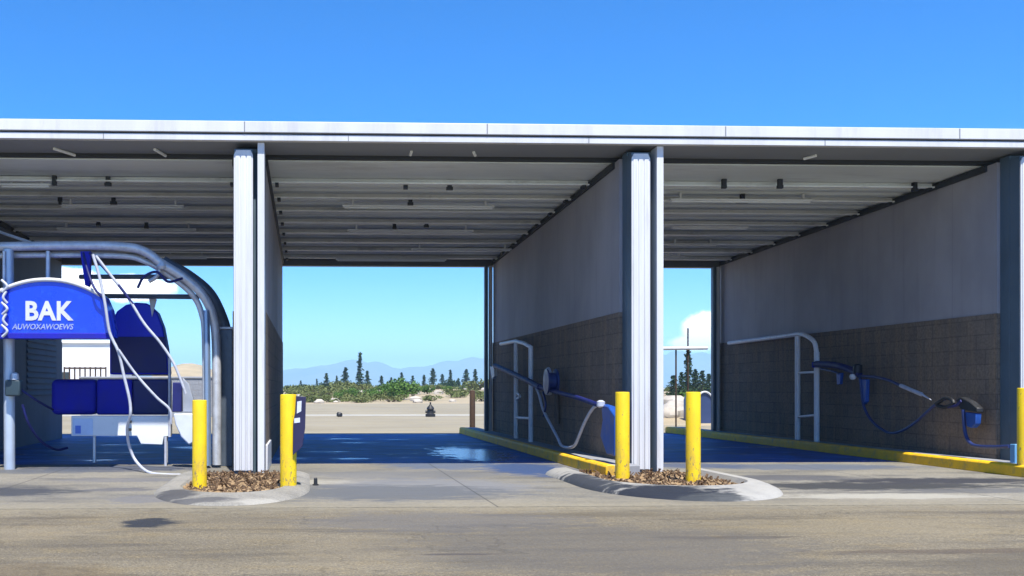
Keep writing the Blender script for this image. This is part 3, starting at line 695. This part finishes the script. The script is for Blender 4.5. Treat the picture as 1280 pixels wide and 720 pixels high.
MB().extrude(hol, (.10, 0, 0)).build('brush_holster', BLUEB, bm_, .015)
MB().lathe(onx(751, 505, XB2 - .02), [(.02, -.05), (.055, -.03), (.055, .03), (.02, .05)], 12).build('holster_knob', HOSE, bm_)
MB().extrude([onx(612, 458, XB2), onx(617, 458, XB2), onx(618, 470, XB2), onx(615, 474, XB2)], (.06, 0, 0)).build('end_bracket', WHITE, bm_, .004)

XC = 9.02
q = onx(997, 550, XC)
pf3 = thing('pipe_stand', (XC, q.y, .15), 'white pipe hoop frame on the brick wall of the right bay', 'pipe stand', 'white pipe stands on the bay walls')
for px, yt in ((997, 420), (1021, 440)):
    MB().tube(foot(px, XC, yt), .048, 12, False).build('upright', FRAMEW, pf3)
wl(XC, [(911, 429), (950, 424), (985, 419.5), (1000, 417.5), (1010, 421), (1018, 428), (1021, 442)], .04, 'top_rail', FRAMEW, pf3)
wl(XC, [(997, 466), (1021, 465)], .022, 'rung', FRAMEW, pf3, sm=False)
wl(XC, [(997, 521), (1021, 519)], .022, 'rung', FRAMEW, pf3, sm=False)
MB().lathe(onx(1020.5, 456, XC), [(.05, -.05), (.075, -.045), (.075, .045), (.05, .05)], 14).build('clamp', NAVY, pf3)
a = at(833, 437, 26.4); b = at(908, 435, 26.4)
gr = thing('height_rail', ((a.x + b.x) / 2, 26.4, 0), 'horizontal white pipe rail on thin dark posts behind the rear opening of the right bay', 'rail')
MB().tube([(6.6, 26.4, a.z), (10.2, 26.4, b.z)], .045, 10, False).build('cross_pipe', WHITE, gr)
for px in (846, 861, 910):
    c_ = at(px, 437, 26.4); MB().tube([(c_.x, 26.46, 0), (c_.x, 26.46, c_.z + (.55 if px == 861 else .02))], .022, 8, False).build('post', RUST, gr)
XD = 8.93
b3 = thing('spray_boom', onx(1072, 466, XD), 'navy spray boom with long pointed wand and drooping blue hose in the right bay', 'spray boom', 'spray booms on the bay walls')
wl(XD, [(1020, 455), (1040, 456), (1058, 460), (1074, 468)], .055, 'boom_arm', NAVYD, b3)
wl(XD, [(1026, 461), (1040, 464), (1049, 467)], .018, 'boom_pipe', HOSEB, b3)
MB().extrude([onx(1045, 466, XD), onx(1051, 466, XD), onx(1050, 480, XD), onx(1046, 481, XD)], (.05, 0, 0)).build('trigger_handle', BLUEB, b3, .008)
MB().lathe(onx(1066, 471, XD - .06), [(.01, -.05), (.04, -.04), (.055, 0), (.04, .04), (.01, .05)], 14).build('swivel_joint', WHITE, b3)
MB().lathe(onx(1072, 461, XD), [(.02, -.08), (.07, -.07), (.07, .06), (.02, .08)], 12).build('swivel_bracket', BLACK, b3)
wl(XD, [(1074, 470), (1092, 471), (1110, 475), (1130, 484), (1150, 492)], .022, 'wand', HOSEB, b3)
wl(XD, [(1126, 482), (1140, 488), (1152, 493)], .030, 'wand_sleeve', HOSE, b3)
MB().tube([onx(1150, 491.5, XD), onx(1164, 500, XD)], (.022, .006), 10, False).build('wand_tip', HOSE, b3)
wl(XD, [(1075, 472), (1077, 490), (1079, 505), (1086, 521), (1097, 533), (1112, 541), (1126, 539), (1143, 529), (1160, 514), (1174, 502), (1183, 498)], .021, 'hose', HOSEB, b3)
MB().extrude([onx(1073, 474, XD), onx(1083, 474, XD), onx(1082, 502, XD), onx(1078, 506, XD)], (.06, 0, 0)).build('hose_guard', BLUEB, b3, .008)
h3 = thing('gun_holster', onx(1205, 506, XD), 'black and blue gun holster with its hose near the front of the right bay wall', 'holster')
wl(XD, [(1170, 505), (1183, 497.5), (1192, 503), (1182, 509), (1172, 507)], .026, 'gun_handle', BLACK, h3)
wl(XD, [(1183, 509), (1195, 507), (1202, 501)], .02, 'gun_barrel', NAVYD, h3)
MB().extrude([onx(1194, 500, XD), onx(1200, 496, XD), onx(1212, 502, XD), onx(1221, 510, XD), onx(1221, 516, XD), onx(1200, 512, XD)], (.1, 0, 0)).build('holster_head', BLACK, h3, .015)
MB().extrude([onx(1206, 515, XD), onx(1220, 517, XD), onx(1219, 530, XD), onx(1214, 535, XD), onx(1208, 533, XD)], (.08, 0, 0)).build('holster_pocket', BLUEB, h3, .01)
wl(XD, [(1204, 512), (1205, 528), (1207, 543), (1212, 553), (1221, 557.5), (1240, 558.5), (1262, 558)], .024, 'hose', HOSEB, h3)
MB().extrude([onx(1262, 555, XD), onx(1269, 555, XD), onx(1268, 580, XD), onx(1262, 578, XD)], (.08, 0, 0)).build('valve_cover', mat('valve light blue', (.12, .32, .55), .45), h3, .01)

# ---------------------------------------------------------------- behind the bays
def rearpost(px, y0, y1, r, label, name='lot_post'):
    p = onz(px, y1, 0); h = at(px, y0, p.y).z
    o = MB().lathe((p.x, p.y, 0), [(r, 0), (r, h - .02), (r * .8, h), (.001, h + .01)], 14).build(name, RUST, base=(p.x, p.y, 0))
    tag(o, label, 'post')
rearpost(590.5, 488, 541, .07, 'dark brown post at the rear mouth of the middle bay')
rearpost(609, 486, 546, .045, 'thin rusty post close to the rear end of the middle bay wall')
p = onz(538, 521, 0)
hd = thing('hydrant', p, 'small dark hydrant-like marker standing on the rear lot', 'hydrant')
MB().lathe(p, [(.19, 0), (.19, .1), (.12, .14), (.11, .26), (.15, .29), (.13, .36), (.07, .42), (.03, .47)], 16).build('barrel', BLACK, hd)
MB().tube([p + Vector((-.19, 0, .2)), p + Vector((.19, 0, .2))], .055, 10, False).build('side_outlet', BLACK, hd)
MB().tube([p + Vector((0, 0, .46)), p + Vector((0, 0, .56))], .03, 8, False).build('stem_nut', BLACK, hd)
p = onz(424, 521, 0)
tag(MB().rock((p.x, p.y, .08), .12, .12, .10, 5).build('dark_stone', BLACK, base=p), 'small dark round stone on the rear lot, seen through the middle bay', 'stone')
# white building and block fence seen through the left bay
wb = thing('white_building', (-16, 62, 0), 'plain white flat-roofed building behind the left bay', 'building')
a = at(60, 427, 60); b = at(137.5, 427, 60)
MB().box(-24, b.x, 60, 70, 0, a.z - .1).build('wall', HOUSEW, wb)
MB().box(-24.1, b.x + .12, 59.88, 70.1, a.z - .098, a.z + .06).build('roof', HOUSEW, wb, .02)
w_ = MB().box(-14.6, -13.5, 59.94, 59.985, 1.0, 2.0).build('window', GLASS, wb)
MB().box(-14.68, -13.42, 59.92, 59.982, .92, .995).build('window_sill', HOUSEW, w_)
ff = thing('picket_fence', (-13, 50, 0), 'low thin dark rail fence in front of the white building', 'fence')
a = at(80, 456, 50); b = at(132, 460, 50)
for k in range(9):
    x = a.x + (b.x - a.x) * k / 8
    MB().box(x - .03, x + .03, 50.03, 50.09, 0, a.z - .1).build('fence_post', RUST, ff)
MB().box(a.x, b.x, 49.98, 50.028, a.z - .2, a.z - .12).build('rail', RUST, ff)
MB().box(a.x, b.x, 49.98, 50.028, a.z - .75, a.z - .67).build('rail', RUST, ff)
a = at(205, 473, 40)
bw = thing('block_fence', (-5, 40, 0), 'low grey concrete block fence behind the left bay', 'fence')
MB().box(-8.6, -1.2, 40, 40.2, 0, a.z).build('block_panel', CMUG, bw)
MB().box(-8.66, -1.14, 39.96, 40.24, a.z + .002, a.z + .07).build('coping', KTOP, bw, .01)

# trees -------------------------------------------------------------
def leafquad(b, c, s, rr, flat=.5):
    n = Vector((rr.uniform(-1, 1), rr.uniform(-1, 1), rr.uniform(-flat, 1))).normalized()
    u = n.orthogonal().normalized(); w = n.cross(u); an = rr.uniform(0, 6.28)
    u, w = u * math.cos(an) + w * math.sin(an), w * math.cos(an) - u * math.sin(an)
    l = s * rr.uniform(.6, 1.3)
    b.add([c - u * l, c + w * l * .45, c + u * l, c - w * l * .45], [(0, 1, 2, 3)])
def conifer_proto(seed, h=6., r=1.3, spindly=0.0, bare=.15):
    rr = random.Random(seed); cr = MB(); tr = MB()
    tr.tube([(0, 0, -.3), (rr.uniform(-.05, .05), 0, h * .5), (0, rr.uniform(-.05, .05), h * .97)], (.13, .02), 8, True, 3)
    tiers = 15
    for i in range(tiers):
        t = bare + (1 - bare) * i / (tiers - 1); z = h * t
        rad = r * (1 - (t - bare) / (1 - bare)) ** .85 * rr.uniform(.55, 1.15) * (1 - spindly * .5) + .12
        for k in range(rr.randint(5, 8)):
            an = rr.uniform(0, 6.28); L = rad * rr.uniform(.55, 1.15)
            tip = Vector((math.cos(an) * L, math.sin(an) * L, z - L * .25))
            tr.tube([(0, 0, z), tuple(tip * .9)], (.025, .008), 4, False)
            for q in range(7):
                f = rr.uniform(.15, 1.05); c = Vector((0, 0, z)).lerp(tip, f) + Vector((rr.uniform(-.14, .14), rr.uniform(-.14, .14), rr.uniform(-.16, .10)))
                leafquad(cr, c, .23, rr)
    return cr, tr
def bush_proto(seed, r, h, s, nleaf):
    rr = random.Random(seed); cr = MB(); tr = MB()
    cl = [(Vector((rr.uniform(-r, r) * .7, rr.uniform(-r, r) * .7, h * rr.uniform(.3, .75))), rr.uniform(.3, .55) * r) for _ in range(9)]
    for c, q in cl:
        tr.tube([(c.x * .1, c.y * .1, -.1), tuple(c * .6), tuple(c)], (.04, .012), 5, True, 2)
        for _ in range(nleaf // 9):
            d = Vector((rr.gauss(0, 1), rr.gauss(0, 1), rr.gauss(0, 1))).normalized() * q * rr.uniform(.4, 1.1)
            e = c + Vector((d.x, d.y, d.z * h / r * .6)); e.z = max(.03, e.z)
            leafquad(cr, e, s, rr)
    return cr, tr
def make_plant(name, proto, leaf, label, cat, group):
    cr, tr = proto
    t = thing(name, (0, 0, 0), label, cat, group)
    tr.build('trunk', BARK, t, smooth=60); cr.build('crown', leaf, t, smooth=0)
    return t
CG = 'conifers in the row beyond the sandy field'
con = [make_plant('conifer_tree', conifer_proto(s, 6, rad, sp, br), CON_L, 'x', 'conifer', CG) for s, rad, sp, br in ((1, 1.2, 0, .12), (2, 1.5, .2, .25), (3, 1.0, .5, .1), (4, 1.9, .1, .2))]
used = set()
def place(protos, k, loc, sc, rz, label, group=None):
    t = protos[k] if k not in used and protos is con else copy_tree(protos[k])
    if protos is con: used.add(k)
    t.location = loc; t.scale = sc if isinstance(sc, tuple) else (sc, sc, sc); t.rotation_euler.z = rz; t['label'] = label
    if group: t['group'] = group
    return t
ORD = ['leftmost', 'second from left', 'third from left', 'fourth from left', 'fifth from left', 'sixth from left', 'seventh from left', 'eighth from left', 'ninth from left', 'tenth from left', 'eleventh from left', 'twelfth from left', 'thirteenth from left', 'fourteenth from left', 'fifteenth from left', 'sixteenth from left', 'seventeenth from left', 'rightmost']
trees = [(376, 480, 3), (396, 478, 2), (408, 471, 0), (421, 474, 2), (432, 464, 1), (450, 446, 2), (459, 468, 0), (477, 474, 3), (489, 476, 0), (502, 470, 1), (516, 474, 3), (530, 473, 0), (541, 465, 1), (553, 472, 3), (563, 467, 2), (573, 477, 3), (583, 466, 1), (594, 466, 0)]
for i, (px, py, k) in enumerate(trees):
    py -= 4; D = R.uniform(150, 230); gp = at(px, 490, D); z = hgt(gp.x, D); top_ = at(px, py, D).z
    s = (top_ - z) / 6.0
    lab = ('tall thin dark conifer standing highest of the row seen through the middle bay' if px == 450 else
           'dark conifer in the far row seen through the middle bay, ' + ORD[i] + ' of eighteen')
    place(con, k, (gp.x, D, z), (s * R.uniform(1.2, 1.8) * (.55 if px == 450 else 1), s * 1.3, s), R.uniform(0, 6), lab)
g2 = [(842, 470, 3), (852, 466, 0), (860, 436, 2), (869, 462, 1), (878, 464, 3), (886, 468, 0), (899, 463, 2)]
for i, (px, py, k) in enumerate(g2):
    D = R.uniform(75, 100); gp = at(px, 490, D); z = hgt(gp.x, D); s = (at(px, py, D).z - z) / 6.0
    lab = ('tallest thin conifer behind the rear opening of the right bay' if px == 860 else 'dark green conifer behind the rear opening of the right bay, ' + ORD[i] + ' of seven')
    place(con, k, (gp.x, D, z), (s * (1.1 if px == 860 else 1.7), s * 1.3, s), R.uniform(0, 6), lab, 'conifers behind the right bay')
# green bushes
dk_ = make_plant('dark_shrub', bush_proto(31, 1.6, 1.9, .2, 620), CON_L, 'dark rounded shrub among the conifers of the far row', 'shrub', 'dark rounded shrubs along the far tree row')
for i in range(30):
    px = 368 + (i + R.uniform(.1, .9)) * 10 if i < 24 else R.uniform(838, 900); D = R.uniform(140, 215) if i < 24 else R.uniform(60, 80); p = at(px, 490, D)
    t = dk_ if i == 0 else copy_tree(dk_); s_ = R.uniform(.5, 1.05) * (1 if i < 24 else .6); t.location = (p.x, D, hgt(p.x, D) - .05); t.scale = (s_ * 1.1, s_, s_ * R.uniform(.7, 1.25)); t.rotation_euler.z = R.uniform(0, 6)
gb = make_plant('green_bush', bush_proto(11, 1.5, 2.2, .17, 900), BUS_L, 'bright green bush standing largest at the edge of the sandy field', 'bush', 'green bushes on the field')
D = 84; p = at(501, 490, D); gb.location = (p.x, D, hgt(p.x, D)); gb.scale = (.95, .8, .85)
for i, (px, sc, D, lab) in enumerate([(468, .55, 88, 'low bright green bush just left of the largest bush'), (516, .6, 92, 'mid green bush just right of the largest bush'), (440, .55, 95, 'low green bush below the tall thin conifer'), (420, .4, 90, 'small green bush furthest left in the field'), (455, .5, 86, 'bright green bush second left of the largest bush'), (485, .7, 93, 'green bush close behind the left side of the largest bush'), (535, .45, 95, 'small green bush second right of the largest bush'), (560, .35, 98, 'small green bush furthest right on the sandy field'), (855, .5, 42, 'green bush among the rocks behind the right bay bollard'), (884, .42, 43, 'green bush by the rear post of the right bay')]):
    c = copy_tree(gb); p = at(px, 490, D); c.location = (p.x, D, hgt(p.x, D)); c.scale = (sc, sc, sc * .85); c.rotation_euler.z = i * 1.3; c['label'] = lab
sage = [make_plant('sage_shrub', bush_proto(20 + k, .9, .7, .11, 320), SAGE_L, 'low dry sage shrub scattered on the sandy field', 'shrub', 'low sage shrubs scattered on the sandy field') for k in range(3)]
k = 0
for i in range(170):
    D = R.uniform(78, 165); px = R.uniform(366, 612) if i < 150 else R.uniform(836, 905)
    if i < 150 and px > 530 and R.random() < .5: continue
    p = at(px, 490, D); t = sage[i] if i < 3 else copy_tree(sage[i % 3])
    s = R.uniform(.6, 1.35) * (1.5 if D > 110 else 1.0); t.location = (p.x, D, hgt(p.x, D) - .02); t.scale = (s, s, s * R.uniform(.5, .9)); t.rotation_euler.z = R.uniform(0, 6)
# rocks
for i in range(34):
    D = R.uniform(76, 130); px = R.uniform(362, 610); p = at(px, 495, D); s = R.uniform(.15, .45)
    o = MB().rock((0, 0, 0), s * 1.3, s, s * .7, i).build('rock', ROCK); o.location = (p.x, D, hgt(p.x, D) + s * .25)
    tag(o, 'pale rock lying on the sandy field', 'rock', 'pale rocks on the sandy field')
for i, (px, py, s) in enumerate([(838, 515, .45), (846, 528, .5), (842, 545, .45), (853, 510, .4), (886, 520, .34), (894, 530, .36), (899, 512, .35), (882, 538, .36)]):
    D = 33 + i % 3; p = at(px, py, D)
    o = MB().rock((0, 0, 0), s, s * .8, s * .6, 60 + i).build('rock', ROCK); o.location = (p.x, D, max(hgt(p.x, D), p.z * .5) + s * .1)
    tag(o, 'pale boulder in the pile behind the right bay', 'rock', 'boulders piled behind the right bay')
tk = thing('water_tank', at(884, 541, 31), 'dark blue round-topped tank with a pale rim behind the yellow bollard of the right bay', 'tank')
tk.location.z = 0
pts = [at(872, 541, 31), at(872, 500, 31), at(875, 492, 31), at(882, 490, 31), at(889, 495, 31), at(893, 505, 31), at(895, 541, 31)]
MB().extrude(pts, (0, 1.2, 0)).build('tank_shell', mat('tank blue', (.03, .05, .13), .4), tk, .03)
MB().tube([p_ + Vector((0, -.03, 0)) for p_ in pts[1:-1]], .03, 8, True, 4).build('tank_rim', WHITE, tk)

# ---------------------------------------------------------------- air
HZ = NT('air'); HZ.t.nodes.remove(HZ.b)
vol = HZ.t.nodes.new('ShaderNodeVolumePrincipled'); vol.inputs['Color'].default_value = (.42, .735, 1, 1); vol.inputs['Density'].default_value = 3.4e-4; vol.inputs['Anisotropy'].default_value = 0.1
HZ.t.links.new(vol.outputs[0], HZ.t.nodes['Material Output'].inputs['Volume'])
hz = MB().box(-6500, 6500, -200, 7100, -4, 200).build('haze', HZ.m, smooth=0); struct(hz, 'pale blue air between the bays and the mountains', 'stuff')

# ---------------------------------------------------------------- light
to_sun = Vector((.07, -.485, 1)).normalized()
sl = bpy.data.lights.new('sun', 'SUN'); sl.energy = 4.2; sl.angle = math.radians(.5); sl.color = (1, .955, .88)
so = bpy.data.objects.new('sun', sl); COL.objects.link(so); so.location = (0, -20, 40); so.rotation_euler = to_sun.to_track_quat('Z', 'Y').to_euler()
W = bpy.data.worlds.new('World'); scene.world = W; W.use_nodes = True
wt_ = W.node_tree; bg = wt_.nodes['Background']
class WN(NT):
    def __init__(s): s.t = wt_
w = WN()
sky = w.n('ShaderNodeTexSky', {'sky_type': 'NISHITA', 'sun_disc': False, 'sun_elevation': math.asin(to_sun.z), 'sun_rotation': math.atan2(to_sun.x, to_sun.y), 'air_density': .5, 'dust_density': .2, 'ozone_density': 1.0, 'altitude': 300})
hs = w.n('ShaderNodeHueSaturation', None, Hue=.507, Saturation=1.5, Value=1.52, Color=sky.outputs[0])
d = w.n('ShaderNodeTexCoord').outputs['Generated']; s3 = w.n('ShaderNodeSeparateXYZ', None, Vector=d)
yy = w.math('MAXIMUM', s3.outputs[1], .05); u = w.math('DIVIDE', s3.outputs[0], yy); v = w.math('DIVIDE', s3.outputs[2], yy)
n1 = w.noise(d, 38, 6, .6)
mask = None
def uv(px, py):
    a, b, c = _dir(px, py); return a / b, c / b
for (px, py, rx, ry) in ((874, 414, 34, 28), (884, 402, 28, 20), (870, 428, 42, 16), (160, 360, 70, 20), (90, 345, 40, 14)):
    cu, cv = uv(px, py)
    bl = blob(w, u, v, n1, cu, cv, rx / F, ry / F, .55, .05, .4)
    mask = bl if mask is None else w.math('MAXIMUM', mask, bl)
fr = w.math('GREATER_THAN', s3.outputs[1], .2)
mask = w.math('MULTIPLY', w.math('MULTIPLY', mask, fr), .95)
c = w.mix(mask, hs.outputs[0], (14, 14, 14.2, 1))
w.set(bg.inputs['Color'], c); bg.inputs['Strength'].default_value = .10

# ---------------------------------------------------------------- camera and render
cam = bpy.data.cameras.new('camera'); co = bpy.data.objects.new('camera', cam); COL.objects.link(co)
co.location = (0, 0, EYE); co.rotation_euler = (math.pi / 2, 0, -TH)
cam.sensor_width = 36; cam.lens = 36 * F / 1280; cam.shift_x = (640 - CX) / 1280; cam.shift_y = (HY - 360) / 1280
cam.clip_start = .05; cam.clip_end = 20000
scene.camera = co
vs_ = scene.view_settings; scene.display_settings.display_device = 'sRGB'
vs_.view_transform = 'Standard'; vs_.look = 'None'; vs_.gamma = 1; vs_.use_curve_mapping = False; vs_.exposure = 1.05
cy = scene.cycles; cy.use_denoising = True; cy.max_bounces = 8; cy.diffuse_bounces = 4; cy.volume_bounces = 1; cy.sample_clamp_indirect = 8
try: cy.denoiser = 'OPENIMAGEDENOISE'
except Exception: pass
